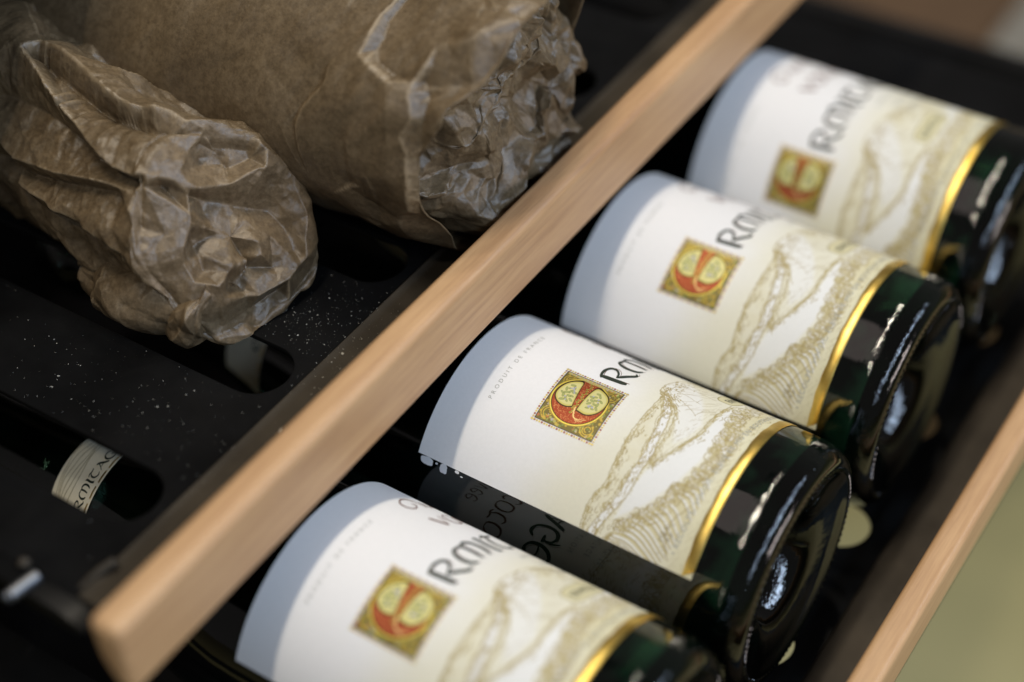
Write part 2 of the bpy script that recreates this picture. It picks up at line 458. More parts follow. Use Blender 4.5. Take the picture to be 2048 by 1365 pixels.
# --- uncial letters: strokes in a box, u to the right, v down, height 1 : (points, width)
GLYPH = {
    'R': (1.00, [([(.12, .02), (.16, .5), (.20, 1.0)], .15), ([(.02, .10), (.14, .03), (.45, -.02), (.74, .08), (.78, .28), (.60, .46), (.32, .54)], .11), ([(.36, .54), (.62, .74), (.90, .98), (1.06, .92)], .12)]),
    'M': (1.18, [([(.52, .04), (.22, .08), (.05, .40), (.10, .80), (.30, .98)], .13), ([(.52, .04), (.62, .10), (.66, .50), (.62, .96)], .11), ([(.60, .14), (.84, .00), (1.08, .20), (1.12, .62), (1.00, .98)], .13)]),
    'I': (.34, [([(.08, .04), (.20, .10), (.18, .60), (.24, .98), (.36, .94)], .14)]),
    'T': (.74, [([(.00, .14), (.20, .02), (.50, .08), (.78, .00)], .12), ([(.34, .08), (.14, .42), (.20, .82), (.48, 1.0), (.72, .86)], .12)]),
    'A': (.92, [([(.30, .02), (.50, .20), (.74, .70), (.94, 1.0)], .16), ([(.46, .16), (.26, .60), (.02, .98)], .07), ([(.20, .66), (.50, .62), (.72, .64)], .07)]),
    'G': (.92, [([(.84, .14), (.60, .00), (.24, .10), (.04, .46), (.14, .84), (.46, 1.0), (.78, .86), (.84, .58)], .14), ([(.54, .56), (.96, .54)], .11), ([(.80, .60), (.84, .92), (.70, 1.22)], .08)]),
    'E': (.80, [([(.74, .10), (.46, .00), (.14, .18), (.04, .52), (.18, .86), (.48, 1.0), (.78, .86)], .14), ([(.10, .50), (.40, .52), (.68, .40), (.70, .20), (.60, .06)], .08)]),
    'O': (.92, [([(.46, .0), (.14, .12), (.02, .50), (.14, .88), (.46, 1.0), (.78, .88), (.90, .50), (.78, .12), (.46, .0)], .12)]),
    'V': (.86, [([(.02, .02), (.20, .50), (.40, .98)], .15), ([(.84, .02), (.66, .50), (.42, .98)], .07)]),
    'C': (.80, [([(.80, .16), (.52, .0), (.16, .14), (.02, .52), (.18, .88), (.50, 1.0), (.80, .84)], .13)]),
    'Q': (1.5, [([(1.30, .50), (1.05, .10), (.55, .02), (.10, .30), (.06, .74), (.42, .96), (.80, .74), (.74, .50)], .10), ([(1.30, .50), (1.42, .80), (1.30, 1.05)], .08)]),
    'u': (.60, [([(.04, .34), (.06, .84), (.30, .98), (.50, .70)], .08), ([(.52, .34), (.52, .96), (.64, .94)], .08)]),
    'v': (.55, [([(.02, .34), (.22, .96)], .09), ([(.54, .30), (.24, .96)], .05)]),
    'e': (.50, [([(.06, .66), (.44, .56), (.36, .36), (.12, .42), (.06, .76), (.26, .98), (.50, .84)], .07)]),
    'r': (.45, [([(.08, .34), (.12, .98)], .09), ([(.12, .52), (.28, .34), (.46, .40)], .07)]),
}


def ribbon(pts, w, taper=True):
    """polyline -> quads in label space; w width; ends narrowed like a broad pen"""
    c = catmull(np.array(pts, float), 7) if len(pts) > 2 else np.array([np.array(pts[0]) * (1 - t) + np.array(pts[1]) * t for t in np.linspace(0, 1, 6)])
    d = np.gradient(c, axis=0); d /= np.linalg.norm(d, axis=1)[:, None] + 1e-9; nrm = np.c_[-d[:, 1], d[:, 0]]
    t = np.linspace(0, 1, len(c)); ang = np.abs(d[:, 0] * .5 + d[:, 1] * .86)     # pen angle: verticals thick
    ww = w * (.55 + .45 * ang)
    if taper: ww = ww * (.55 + .45 * np.minimum(1, 6 * np.minimum(t, 1 - t)))
    L = c + nrm * ww[:, None] / 2; R_ = c - nrm * ww[:, None] / 2
    V = np.stack([L, R_], 1).reshape(-1, 2)
    Q = [(2 * i, 2 * i + 1, 2 * i + 3, 2 * i + 2) for i in range(len(c) - 1)]
    return V, Q


def write_uncial(text, u0, v0, h, gap=.14, slant=0.0, wscale=1.0, off=(0, 0)):
    VV, QQ, n, u = [], [], 0, 0.0
    for ch in text:
        if ch == ' ': u += .5; continue
        adv, st = GLYPH[ch]
        for pts, w in st:
            V, Q = ribbon([((u + p[0] - slant * p[1]), p[1]) for p in pts], w * wscale * 1.3)
            V = V * h + np.array([u0 + off[0], v0 + off[1]]); VV.append(V); QQ += [tuple(i + n for i in q) for q in Q]; n += len(V)
        u += adv + gap
    return np.vstack(VV), QQ, u * h


def decal(name, V2, Q, mat, parent, lift, mapper=None):
    P = (mapper or (lambda a, r: on_cyl(a[:, 0], a[:, 1], r)))(np.asarray(V2), RL + lift)
    Q = [tuple(q) for q in Q]
    me = raw_mesh(name, P, np.array(Q)[:, ::-1], smooth=False)
    return link(name, me, mat, parent)


def font_mesh(text, h, bold=0.0, spacing=1.0):
    cu = bpy.data.curves.new('t', 'FONT'); cu.body = text; cu.size = h / .73; cu.space_character = spacing
    cu.offset = bold; cu.resolution_u = 3
    o = bpy.data.objects.new('t', cu); COL.objects.link(o)
    dg = bpy.context.evaluated_depsgraph_get(); me = bpy.data.meshes.new_from_object(o.evaluated_get(dg))
    bm = bmesh.new(); bm.from_mesh(me); bmesh.ops.triangulate(bm, faces=bm.faces)
    V = np.array([v.co[:2] for v in bm.verts]); T = np.array([[v.index for v in f.verts] for f in bm.faces]); bm.free()
    bpy.data.objects.remove(o); bpy.data.curves.remove(cu); bpy.data.meshes.remove(me)
    return V, T


def put_text(name, items, mat, parent, lift):
    """items: (text, u0, v_baseline, height, spacing, slope)"""
    VV, TT, n = [], [], 0
    for text, u0, vb, h, sp, slope in items:
        V, T = font_mesh(text, h, 0.0, sp)
        V = np.c_[u0 + V[:, 0], vb - V[:, 1] + slope * V[:, 0]]; VV.append(V); TT.append(T + n); n += len(V)
    P = on_cyl(np.vstack(VV)[:, 0], np.vstack(VV)[:, 1], RL + lift)
    return link(name, raw_mesh(name, P, np.vstack(TT), smooth=False), mat, parent)


def emblem_art():
    w, h = 21.4, 21.4; A = Art(w, h, .09); U, V = A.U, A.Vv; rs = np.random.RandomState(4)
    A.c[:] = (.80, .79, .77)
    o = 1.1; s = 19.2                                    # inner square
    X = lambda a, b: (o + a * s, o + b * s)
    G = (.52, .38, .07); DG = (.17, .135, .03); DK = (.045, .030, .015); RD = (.33, .060, .022); YG = (.48, .45, .13); GR = (.20, .26, .05)
    sq = [X(0, 0), X(1, 0), X(1, 1), X(0, 1)]
    A.poly(sq, DG, 1, .1, .25)
    for k in range(420):
        a, b = rs.uniform(.02, .98, 2); c = [G, GR, YG, (.50, .44, .38), (.52, .16, .06)][rs.choice(5, p=[.42, .25, .15, .10, .08])]
        A.dot(*X(a, b), rs.uniform(.14, .5), c, .8, .6 if c is G else 0)
    # scrolled gold branches in the corners
    for (ca, cb) in ((.06, .06), (.94, .05), (.05, .95), (.95, .95)):
        for q in range(3):
            r = .05 + .035 * q; t0 = rs.uniform(0, 6); A.line([X(ca + (.5 - ca) * .22 + r * math.cos(t0 + t), cb + (.5 - cb) * .22 + r * math.sin(t0 + t)) for t in np.linspace(0, 4.2, 7)], .26, G, .9, .8)
    # ring
    cx, cy, R_ = .54, .47, .435
    circ = lambda r, n=48, a0=0, a1=6.2832: [X(cx + r * math.cos(t) * .98, cy + r * math.sin(t)) for t in np.linspace(a0, a1, n)]
    A.poly(circ(R_ + .035), (.30, .20, .03), 1, .15, .2); A.poly(circ(R_ + .022), (.74, .60, .10), 1, .15, .6); A.poly(circ(R_), DK, 1, .1); A.poly(circ(R_ - .014), RD, 1, .1)
    for k in range(900):                                  # gold-pink stippling on the red
        t = rs.uniform(0, 6.28); r = R_ * math.sqrt(rs.uniform(0, 1)) * .93; A.dot(*X(cx + r * math.cos(t), cy + r * math.sin(t)), rs.uniform(.08, .16), (.70, .32, .12), .55)
    up = [(.41, .415), (.375, .34), (.375, .24), (.42, .14), (.515, .075), (.66, .085), (.79, .15), (.87, .25), (.885, .335), (.75, .36), (.56, .39)]
    dn = [(.385, .52), (.56, .525), (.75, .545), (.885, .59), (.875, .70), (.80, .82), (.70, .87), (.56, .865), (.44, .80), (.37, .68)]
    for sh in (up, dn):
        q = catmull([X(*p) for p in sh] + [X(*sh[0])], 5); c = q.mean(0)
        A.poly(c + (q - c) * 1.10, DK, 1, .1); A.poly(q, (.58, .50, .13), 1, .12, .25); A.poly(c + (q - c) * .88, (.63, .58, .24), 1, .3, .1)
        for k in range(16):
            t = k * 2.4; r = math.sqrt((k + .5) / 16) * .92; pu = c[0] + r * 3.9 * math.cos(t); pv = c[1] + r * 2.3 * math.sin(t); an = rs.uniform(0, 3.1); L = rs.uniform(.5, .85)
            leaf = [(pu + L * math.cos(an) * math.cos(x) - .45 * L * math.sin(an) * math.sin(x), pv + L * math.sin(an) * math.cos(x) + .45 * L * math.cos(an) * math.sin(x)) for x in np.linspace(0, 6.28, 12)]
            A.poly(leaf, (.30, .34, .10), .85, .15); A.line(leaf, .10, (.20, .20, .06), .6)
        for k in range(9):
            t = rs.uniform(0, 6.28); r = math.sqrt(rs.uniform(0, .6)); A.dot(c[0] + r * 4.2 * math.cos(t), c[1] + r * 2.5 * math.sin(t), .26, (.40, .38, .52), .9)
    # crossbar with leaves
    for k in range(16):
        a = .30 + .62 * k / 15; b = .43 + .05 * (a - .3) + .02 * math.sin(k * 2); A.dot(*X(a, b + .02), .30, (.26, .34, .06), .9); A.dot(*X(a + .01, b + .045), .16, (.70, .58, .10), .9)
    # closing gold bar on the right
    A.poly([X(.955, .02), X(1, .02), X(1, .98), X(.965, .98), X(.935, .6), X(.93, .4)], (.52, .45, .16), .9, .2, .3)
    for k in range(40): A.dot(*X(.975 + rs.normal(0, .008), .03 + k * .024), .2, [(.62, .20, .12), (.40, .42, .12), (.50, .48, .55)][k % 3], .7)
    for k in range(4): A.line([X(.18 + .03 * k, .62 + .04 * k), X(.24, .56), X(.33, .50), X(.42, .48)], .16, (.80, .60, .24), .8, .5, wob=.12, seed=k)
    A.line(sq + [sq[0]][:1] if False else [sq[0], ((sq[0][0] + sq[1][0]) / 2, sq[0][1]), sq[1]], .28, DK, .9)
    for a, b in ((0, 1), (1, 2), (2, 3), (3, 0)): A.line([sq[a], sq[b]], .26, DK, .95); 
    for a, b in ((0, 1), (1, 2), (2, 3), (3, 0)):
        for k in range(25):
            p = np.array(sq[a]) * (1 - k / 24) + np.array(sq[b]) * (k / 24); nn = (p - np.array(X(.5, .5))); nn = nn / np.abs(nn).max() * .62
            A.dot(*(p + nn), .36, [(.66, .52, .14), (.55, .40, .10), (.30, .09, .04)][(k + a) % 3], .95, .3)
    for p in sq:
        for dx, dy in ((0, 0), (.5, 0), (-.5, 0), (0, .5), (0, -.5)): A.dot(p[0] + (p[0] - w / 2) * .06 + dx, p[1] + (p[1] - h / 2) * .06 + dy, .28, [(.50, .45, .42), (.66, .52, .14)][dx == 0], .95)
    u0, v0 = 24.0 - o, 30.2 - o
    P = on_cyl(A.U + u0, A.Vv + v0, RL + .05)
    # keep only printed faces
    pr = (np.abs(A.c - np.array([.80, .79, .77], np.float32)).sum(-1) > .03)
    keep = pr[:-1, :-1] | pr[1:, :-1] | pr[1:, 1:] | pr[:-1, 1:]
    I = np.arange(A.nu * A.nv).reshape(A.nu, A.nv); Q = np.stack([I[:-1, :-1], I[:-1, 1:], I[1:, 1:], I[1:, :-1]], -1)[keep]
    return raw_mesh('emblem', P.reshape(-1, 3), Q, True, A.c.reshape(-1, 3), {'metal': A.m.ravel()})


# ------------------------------------------------------------------ wine bottle
PROF = [(84, 0), (84.3, 4), (86, 8.5), (89.5, 12.5), (94.5, 15.6), (100, 17.6), (104, 19), (106.3, 21), (107.6, 24), (108.8, 28), (109.8, 31), (110.6, 32.2), (110.8, 33.4)] + [
    (100.4 + 10.2 * math.sin(q), 34.6 + 5.3 * math.cos(q) ** .9) for q in np.linspace(1.50, 0.05, 26)] + [(100.3, RB), (99.4, RB), (98, RB), (60, RB), (20, RB), (-8, RB), (-18, 39.3), (-32, 36.8), (-48, 32.6),
        (-64, 27.6), (-80, 22.6), (-96, 18.6), (-112, 16.0), (-130, 14.8), (-168, 14.2), (-170, 16.2), (-177, 16.2), (-180, 14.2), (-186, 13.8), (-186, 0)]


def prof_r(x):
    P = sorted([p for p in PROF if p[0] < 90]); xs = [p[0] for p in P]; rs_ = [p[1] for p in P]
    return np.interp(x, xs, rs_)


def lathe_x(name, prof, n=160):
    P = np.array(prof, float); th = np.linspace(0, 2 * np.pi, n, endpoint=False)
    G = np.stack([np.repeat(P[:, :1], n, 1), P[:, 1:] * np.cos(th), P[:, 1:] * np.sin(th)], -1)
    X = G[..., 0]; R0 = np.hypot(G[..., 1], G[..., 2])
    z = np.where((R0 < 30.5) & (X > 70), .06 + .15 * (R0 < 19), 0) + (.15 * np.exp(-((X - 102.5) / 2.4) ** 2) + .30 * np.exp(-((X - 107.6) / 1.8) ** 2)) * (R0 > 33)
    return grid_mesh(name, G, closed_v=True, attrs={'rough_zone': z.ravel(), 'foot_glint': ((X > 91) & (X < 103) & (R0 > 36)).astype(float).ravel()})


def make_bottle():
    root = empty('wine_bottle')
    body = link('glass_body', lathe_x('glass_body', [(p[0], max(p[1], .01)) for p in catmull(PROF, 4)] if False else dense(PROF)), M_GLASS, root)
    # knurled bearing ring at the foot
    bm = bmesh.new(); n = 96
    for k in range(n):
        t = 2 * math.pi * k / n
        mt = Matrix.Translation((110.7 * S, 33.6 * S * math.cos(t), 33.6 * S * math.sin(t))) @ Matrix.Rotation(t - math.pi / 2, 4, 'X') @ Matrix.Rotation(.35, 4, 'X') @ Matrix.Diagonal((.5 * S, .42 * S, 1.0 * S, 1))
        bmesh.ops.create_icosphere(bm, subdivisions=1, radius=1, matrix=mt)
    me = bpy.data.meshes.new('knurled_ring'); bm.to_mesh(me); bm.free()
    link('knurled_ring', me, M_GLASS, root)
    lab = link('label', label_art(), M_LABEL, root)
    lab['label'] = 'cream paper label with red and gold initial and ochre hill drawing'
    # gold band along the lower edge, its ends cut on the slant
    us = np.linspace(0, UMAX, 260); wav = .12 * np.sin(us * .35) + .08 * np.sin(us * .9 + 1)
    rows = []
    for q, lift in ((0, .03), (.12, .16), (.5, .20), (.88, .16), (1, .03)):
        v = 89.5 + wav + (92.75 - 89.5 - wav) * q; uu = us + np.where(us < 3, (3 - us) * .9 * (q * .9 + .0) , 0); rows.append(on_cyl(uu, v, RL + lift))
    link('gold_band', grid_mesh('gold_band', np.stack(rows, 1), flip=True), M_GOLD, lab)
    link('emblem', emblem_art(), M_EMB, lab)
    # main lettering
    V, Q, _ = write_uncial('RMITAGE', 46.0, 38.7, 8.7, .13); decal('lettering', V, Q, M_INK, lab, .07)
    V, Q, _ = write_uncial('RMITAGE', 46.0, 38.7, 8.7, .13, wscale=.22, off=(.75, .55)); decal('lettering_shadow', V, Q, M_BROWN, lab, .06)
    V, Q, _ = write_uncial('Quvee', 67.5, 12.5, 6.2, .12, wscale=1.0); decal('script_line', V, Q, M_BROWN, lab, .06)
    V, Q, _ = write_uncial('VOCOTO', 67.5, 24.2, 6.0, .16); decal('second_line', V, Q, M_BROWN, lab, .06)
    put_text('origin_line', [('PRODUIT DE FRANCE', 23.6, 15.2, 1.4, 1.75, 0)], M_GREY, lab, .06)
    put_text('appellation_lines', [('APPELLATION', 72, 53.5, 1.9, 1.5, 0), ('HERMITAGE', 74.5, 58.6, 1.9, 1.5, 0), ('CONTRÔLÉE', 74.5, 63.6, 1.9, 1.5, 0)], M_GREY, lab, .06)
    put_text('caption', [('• RÉCOLTÉ, VINIFIÉ, ÉLEVÉ ET MIS EN BOUTEILLE PAR LA MAISON', 4.5, 86.0, 1.75, 1.18, .028)], M_GREY, lab, .06)
    put_text('plaque_text', [('ERMITAL', 63.6, 74.7, 2.6, 1.15, 0)], M_INK, lab, .06)
    # shoulder label
    uc = np.linspace(0, 1, 120); xs = np.linspace(-91, -72.5, 24)
    TH = np.radians(178 - uc * 190)[:, None]; X = xs[None, :] + 0 * TH; Rr = prof_r(X) + .25
    P = np.stack([X, Rr * np.cos(TH), Rr * np.sin(TH)], -1)
    col = np.ones(P.shape) * np.array([.84, .78, .60])
    rs = np.random.RandomState(2)
    sh = link('shoulder_label', grid_mesh('shoulder_label', P, col=col, flip=True), M_LABEL, root)

    def cone_map(a, r):
        th = np.radians(TH_L - a[:, 0] / .36); rr = prof_r(a[:, 1]) + .25 + (r - RL); return np.stack([a[:, 1], rr * np.cos(th), rr * np.sin(th)], -1)
    V, Q, _ = write_uncial('ERMITAGE', 1.2, -79.0, 3.5, .08); decal('lettering', V, Q, M_INK, sh, .12, cone_map)
    VV, QQ, n = [], [], 0
    for k in range(6):
        pts = [(x, -89.5 + k * 1.3 + .8 * math.sin(x * .25 + k) + rs.normal(0, .15)) for x in np.linspace(1, 60, 14)]
        v, q = ribbon(pts, .28, False); VV.append(v); QQ += [tuple(i + n for i in f) for f in q]; n += len(v)
    decal('line_drawing', np.vstack(VV), QQ, M_OCHRE, sh, .10, cone_map)
    v, q = ribbon([(-12, -73.6), (20, -73.6), (50, -73.6)], .8, False); decal('gold_line', v, q, M_GOLD, sh, .14, cone_map)
    return root


def dense(prof):
    P = np.array(prof, float); out = [P[0]]
    for a, b in zip(P[:-1], P[1:]):
        n = max(1, int(np.hypot(*(b - a)) / 6))
        for k in range(1, n + 1): out.append(a + (b - a) * k / n)
    return out


def copy_tree(o, parent=None):
    c = o.copy(); COL.objects.link(c)
    if parent is not None: c.parent = parent
    for ch in list(o.children): copy_tree(ch, c)
    return c


GROUP = 'white wine bottles lying side by side on the lower shelf'
proto = make_bottle()
bottles = []
for i, (y, dx, rot, lab) in enumerate([
        (0.0, 0.0, 0, 'wine bottle in sharpest focus, second from the front, torn scraps of paper below its label'),
        (-82.87, -0.1, 7, 'nearest wine bottle at the bottom of the picture, blurred, its foot cut by the frame'),
        (84.91, 0.0, 18, 'wine bottle lying third from the front, whose RÉCOLTÉ, VINIFIÉ caption reads clearly'),
        (172.17, -0.4, 45, 'farthest wine bottle, most blurred, beside the bare black tray with round rivets')]):
    o = proto if i == 0 else copy_tree(proto)
    o.location = Vector((dx, y, 0)) * S; o.rotation_euler.x = math.radians(rot)
    tag(o, lab, 'wine bottle', GROUP); bottles.append(o)
# torn scraps of paper left on the glass of the second bottle
rs = np.random.RandomState(3); VV, QQ, n = [], [], 0
for (uc_, vc, ru, rv) in ((-1.3, 3.6, 1.15, 2.0), (-1.6, 9.6, 1.75, 1.7), (-.9, 6.9, .35, .5), (-.6, 14.2, .5, .8), (-1.4, 16, .2, .5)):
    k = 40; t = np.linspace(0, 2 * np.pi, k, endpoint=False); r = 1 + .16 * rs.normal(0, 1, k).cumsum() * .25; r = r - np.linspace(0, r[-1] - r[0], k)
    ring = np.c_[uc_ + ru * r * np.sign(np.cos(t)) * np.abs(np.cos(t)) ** .7, vc + rv * r * np.sin(t)]; V = np.vstack([[uc_, vc], ring]); VV.append(V)
    QQ += [(n, n + 1 + i, n + 1 + (i + 1) % k) for i in range(k)]; n += len(V)
V = np.vstack(VV); link('torn_scraps', raw_mesh('torn_scraps', on_cyl(V[:, 0], V[:, 1], RB + .12), np.array(QQ), smooth=False), M_WHITE, bottles[0])

# ------------------------------------------------------------------ shelves
SLOT_Y = [2 + 56 * k for k in range(-4, 6)]


def plate_mesh(name, x0, x1, y0, y1, slots, hw, th):
    """flat tray with long round-ended slots, built as a filled 2D curve with bevelled rims"""
    cu = bpy.data.curves.new(name, 'CURVE'); cu.dimensions = '2D'; cu.fill_mode = 'BOTH'; cu.extrude = th / 2 * S; cu.bevel_depth = .35 * S; cu.bevel_resolution = 2

    def sp(pts):
        s = cu.splines.new('POLY'); s.points.add(len(pts) - 1); s.use_cyclic_u = True
        for q, p in zip(s.points, pts): q.co = (p[0] * S, p[1] * S, 0, 1)
    sp([(x0, y0), (x1, y0), (x1, y1), (x0, y1)])
    for (yc, xa, xb) in slots:
        e = [(xb - hw + hw * math.cos(t), yc + hw * math.sin(t)) for t in np.linspace(-math.pi / 2, math.pi / 2, 20)]
        e += [(xa + hw + hw * math.cos(t), yc + hw * math.sin(t)) for t in np.linspace(math.pi / 2, 3 * math.pi / 2, 14)]
        sp(e)
    o = bpy.data.objects.new(name, cu); COL.objects.link(o)
    dg = bpy.context.evaluated_depsgraph_get(); me = bpy.data.meshes.new_from_object(o.evaluated_get(dg))
    me.name = name; me.materials.clear(); bpy.data.objects.remove(o); bpy.data.curves.remove(cu)
    return me


def extrude_y(name, prof, y0, y1, mat, parent, bev=0.0, seg=3, ny=1):
    bm = bmesh.new()
    a = [bm.verts.new((p[0] * S, y0 * S, p[1] * S)) for p in prof]; b = [bm.verts.new((p[0] * S, y1 * S, p[1] * S)) for p in prof]
    n = len(prof)
    for i in range(n): bm.faces.new((a[i], a[(i + 1) % n], b[(i + 1) % n], b[i]))
    bm.faces.new(a[::-1]); bm.faces.new(b)
    bmesh.ops.recalc_face_normals(bm, faces=bm.faces)
    if bev: bmesh.ops.bevel(bm, geom=[e for e in bm.edges if e.calc_face_angle(0) > .5], offset=bev * S, segments=seg, affect='EDGES', profile=.5, clamp_overlap=True)
    for f in bm.faces: f.smooth = bool(bev)
    me = bpy.data.meshes.new(name); bm.to_mesh(me); bm.free()
    if bev: me.set_sharp_from_angle(angle=math.radians(35))
    return link(name, me, mat, parent)


def shelf(name, label, px, pz, y0, y1, xback, slots_from, rail_prof, rail_y0, lip_w):
    r = empty(name, (px, 0, pz)); tag(r, label, 'shelf')
    off = Vector((-px, 0, -pz)) * S

    def ch(o): o.location = off; return o
    sl = [(y, slots_from, px - 25.5) for y in SLOT_Y if y0 + 14 < y < y1 - 14]
    me = plate_mesh('tray', xback, px + 4.6, y0, y1, sl, 10.6, 1.2); o = link('tray', me, M_BLACK, r); o.location = Vector((-px, 0, -.95)) * S
    o.location = Vector((-px, 0, 0)) * S + Vector((0, 0, -.95 * S))
    ch(extrude_y('front_lip', [(px - lip_w, pz + .1), (px - lip_w + 1.2, pz + 1.6), (px - 4.2, pz + 1.9), (px - 3.2, pz + .2)], y0, y1, M_LIP, r, .3, 2))
    ch(extrude_y('wooden_rail', rail_prof, rail_y0, y1 + 30, M_WOOD, r, 3.0, 6))
    return r


# upper shelf: rail corner fitted at back top (-2.8,76), front bottom (6.8,52)
up = shelf('upper_shelf', 'upper pull-out shelf of black slotted metal with a beech front rail, holding wrapped bottles', -3.2, 54, -143, 300, -420, -360,
           [(-2.9, 76), (6.9, 76), (6.9, 51.5), (1.5, 51.5), (-1.2, 57), (-2.9, 63)], -156.5, 22)
lo = shelf('lower_shelf', 'lower pull-out shelf of black slotted metal with a beech front rail, holding the labelled bottles', 136.6, -40, -260, 330, -420, -330,
           [(137.0, -4), (145.6, -4), (145.6, -22), (141, -22), (138.6, -18), (137.0, -14)], -300, 19)

# slide hardware at the near end of the upper shelf


def tube(name, pts, r, mat, parent, n=14, caps=True):
    P = catmull(np.array(pts, float), 6) if len(pts) > 2 else np.array(pts, float)
    d = np.gradient(P, axis=0); d /= np.linalg.norm(d, axis=1)[:, None]
    ref = np.array([0, 0, 1.]) if abs(d[0][2]) < .9 else np.array([1., 0, 0])
    a = np.cross(d, ref); a /= np.linalg.norm(a, axis=1)[:, None]; b = np.cross(d, a)
    t = np.linspace(0, 2 * np.pi, n, endpoint=False); rr = r if np.ndim(r) else np.full(len(P), r)
    G = P[:, None, :] + rr[:, None, None] * (a[:, None, :] * np.cos(t)[None, :, None] + b[:, None, :] * np.sin(t)[None, :, None])
    if caps: G = np.concatenate([np.repeat(P[:1, None, :], n, 1), G, np.repeat(P[-1:, None, :], n, 1)])
    return link(name, grid_mesh(name, G, closed_v=True), mat, parent)


def child_at(o, root): o.location = -root.location; return o


child_at(tube('slide_roller', [(-36.4, -144.5, 57), (-36.5, -145, 57), (-37.2, -149, 57), (-37.7, -152.6, 57), (-37.7, -153, 57)], 1.9, M_STEEL, up), up)
child_at(tube('slide_stop', [(-42.5, -142.6, 57.6), (-42, -143.6, 57.3), (-41.6, -144.6, 57)], 1.6, M_LIP, up), up)
child_at(tube('slide_hook', [(-22, -131, 58), (-25, -136, 55.5), (-27, -141, 52), (-24, -144.5, 50.5), (-20, -144, 51)], 1.3, M_LIP, up), up)
child_at(extrude_y('slide_bracket', [(-60, 50), (-20, 50), (-16, 53), (-24, 56), (-60, 57)], -150.0, -143.4, M_BLACK, up, .8), up)

# ------------------------------------------------------------------ crumpled paper


def cells(p, seed, n, amp_g=.8, k=1.0, lo=None, hi=None):
    """lower envelope of tilted paraboloids: flat-ish facets meeting in sharp straight ridges"""
    rs = np.random.RandomState(seed); q = p.reshape(-1, 3).astype(np.float32)
    lo = q.min(0) if lo is None else lo; hi = q.max(0) if hi is None else hi
    c = (rs.uniform(0, 1, (n, 3)) * (hi - lo) + lo).astype(np.float32)
    b = rs.uniform(0, .35, n).astype(np.float32); g = (rs.normal(0, 1, (n, 3)) * amp_g).astype(np.float32)
    h1 = np.full(len(q), 1e9, np.float32); h2 = h1.copy()
    for i in range(n):
        d = q - c[i]; v = k * (d * d).sum(1) + b[i] + d @ g[i]
        lt = v < h1; h2 = np.where(lt, h1, np.minimum(h2, v)); h1 = np.where(lt, v, h1)
    return h1.reshape(p.shape[:-1]), (h2 - h1).reshape(p.shape[:-1])


def normals(P, closed=False):
    du = np.gradient(P, axis=0); dv = np.gradient(P, axis=1)
    if closed: dv = (np.roll(P, -1, 1) - np.roll(P, 1, 1)) / 2
    n = np.cross(du, dv); n /= np.linalg.norm(n, axis=-1, keepdims=True) + 1e-9
    return n


from mathutils.geometry import delaunay_2d_cdt


def tri_interp(nu, nv, pu, pv, hh):
    """linear interpolation over the Delaunay triangles of scattered points on an index grid"""
    res = delaunay_2d_cdt([Vector((x, y)) for x, y in zip(pu, pv)], [], [], 0, 1e-5)
    V = np.array([v[:] for v in res[0]]); hh = np.asarray(hh)[[o[0] for o in res[3]]]
    out = np.zeros((nu, nv), np.float32)
    for f in res[2]:
        A, B, C = V[f[0]], V[f[1]], V[f[2]]
        i0 = max(0, int(math.floor(min(A[0], B[0], C[0])))); i1 = min(nu - 1, int(math.ceil(max(A[0], B[0], C[0]))))
        j0 = max(0, int(math.floor(min(A[1], B[1], C[1])))); j1 = min(nv - 1, int(math.ceil(max(A[1], B[1], C[1]))))
        if i0 > i1 or j0 > j1: continue
        X, Y = np.meshgrid(np.arange(i0, i1 + 1), np.arange(j0, j1 + 1), indexing='ij')
        d = (B[1] - C[1]) * (A[0] - C[0]) + (C[0] - B[0]) * (A[1] - C[1])
        if abs(d) < 1e-9: continue
        w0 = ((B[1] - C[1]) * (X - C[0]) + (C[0] - B[0]) * (Y - C[1])) / d; w1 = ((C[1] - A[1]) * (X - C[0]) + (A[0] - C[0]) * (Y - C[1])) / d; w2 = 1 - w0 - w1
        m_ = (w0 >= -1e-6) & (w1 >= -1e-6) & (w2 >= -1e-6)
        out[i0:i1 + 1, j0:j1 + 1][m_] = (w0 * hh[f[0]] + w1 * hh[f[1]] + w2 * hh[f[2]])[m_]
    return out


def folded(nu, nv, lines, su, sv, amp, seed, clear=.55):
    """sheet relief from its main folds (polylines of row, column, height), flat facets between, random ones elsewhere"""
    rs = np.random.RandomState(seed); U, Vv, H = [], [], []
    for l in lines:
        for k, p in enumerate(l):
            U.append(p[0]); Vv.append(p[1]); H.append(p[2])
            if k + 1 < len(l):
                q = l[k + 1]; dv = q[1] - p[1]
                if abs(dv) > nv / 2: continue
                n = int(np.hypot((q[0] - p[0]) / su, dv / sv) * 4) + 1
                for t in range(1, n):
                    f = t / n; U.append(p[0] + (q[0] - p[0]) * f); Vv.append(p[1] + dv * f + 1e-3 * rs.rand()); H.append(p[2] + (q[2] - p[2]) * f + rs.uniform(-.12, .12))
    U, Vv, H = map(np.array, (U, Vv, H)); a = int(nu / su) + 1; b = int(nv / sv)
    bu, bv, bh = [], [], []
    for i in range(-1, a + 2):
        for j in range(b):
            u = (i + .5 * (j % 2) + rs.uniform(-.35, .35)) * nu / a; v = ((j + rs.uniform(-.35, .35)) * nv / b) % nv
            dd = np.abs(Vv - v); dd = np.minimum(dd, nv - dd)
            if np.hypot((U - u) / su, dd / sv).min() > clear: bu.append(u); bv.append(v); bh.append(rs.uniform(-1, 1) * amp)
    U = np.r_[U, bu]; Vv = np.r_[Vv, bv]; H = np.r_[H, bh]
    pu = np.r_[U, U, U]; pv = np.r_[Vv - nv, Vv, Vv + nv]; hh = np.r_[H, H, H]; k = (pv > -3 * sv) & (pv < nv + 3 * sv)
    return tri_interp(nu, nv, pu[k], pv[k], hh[k])


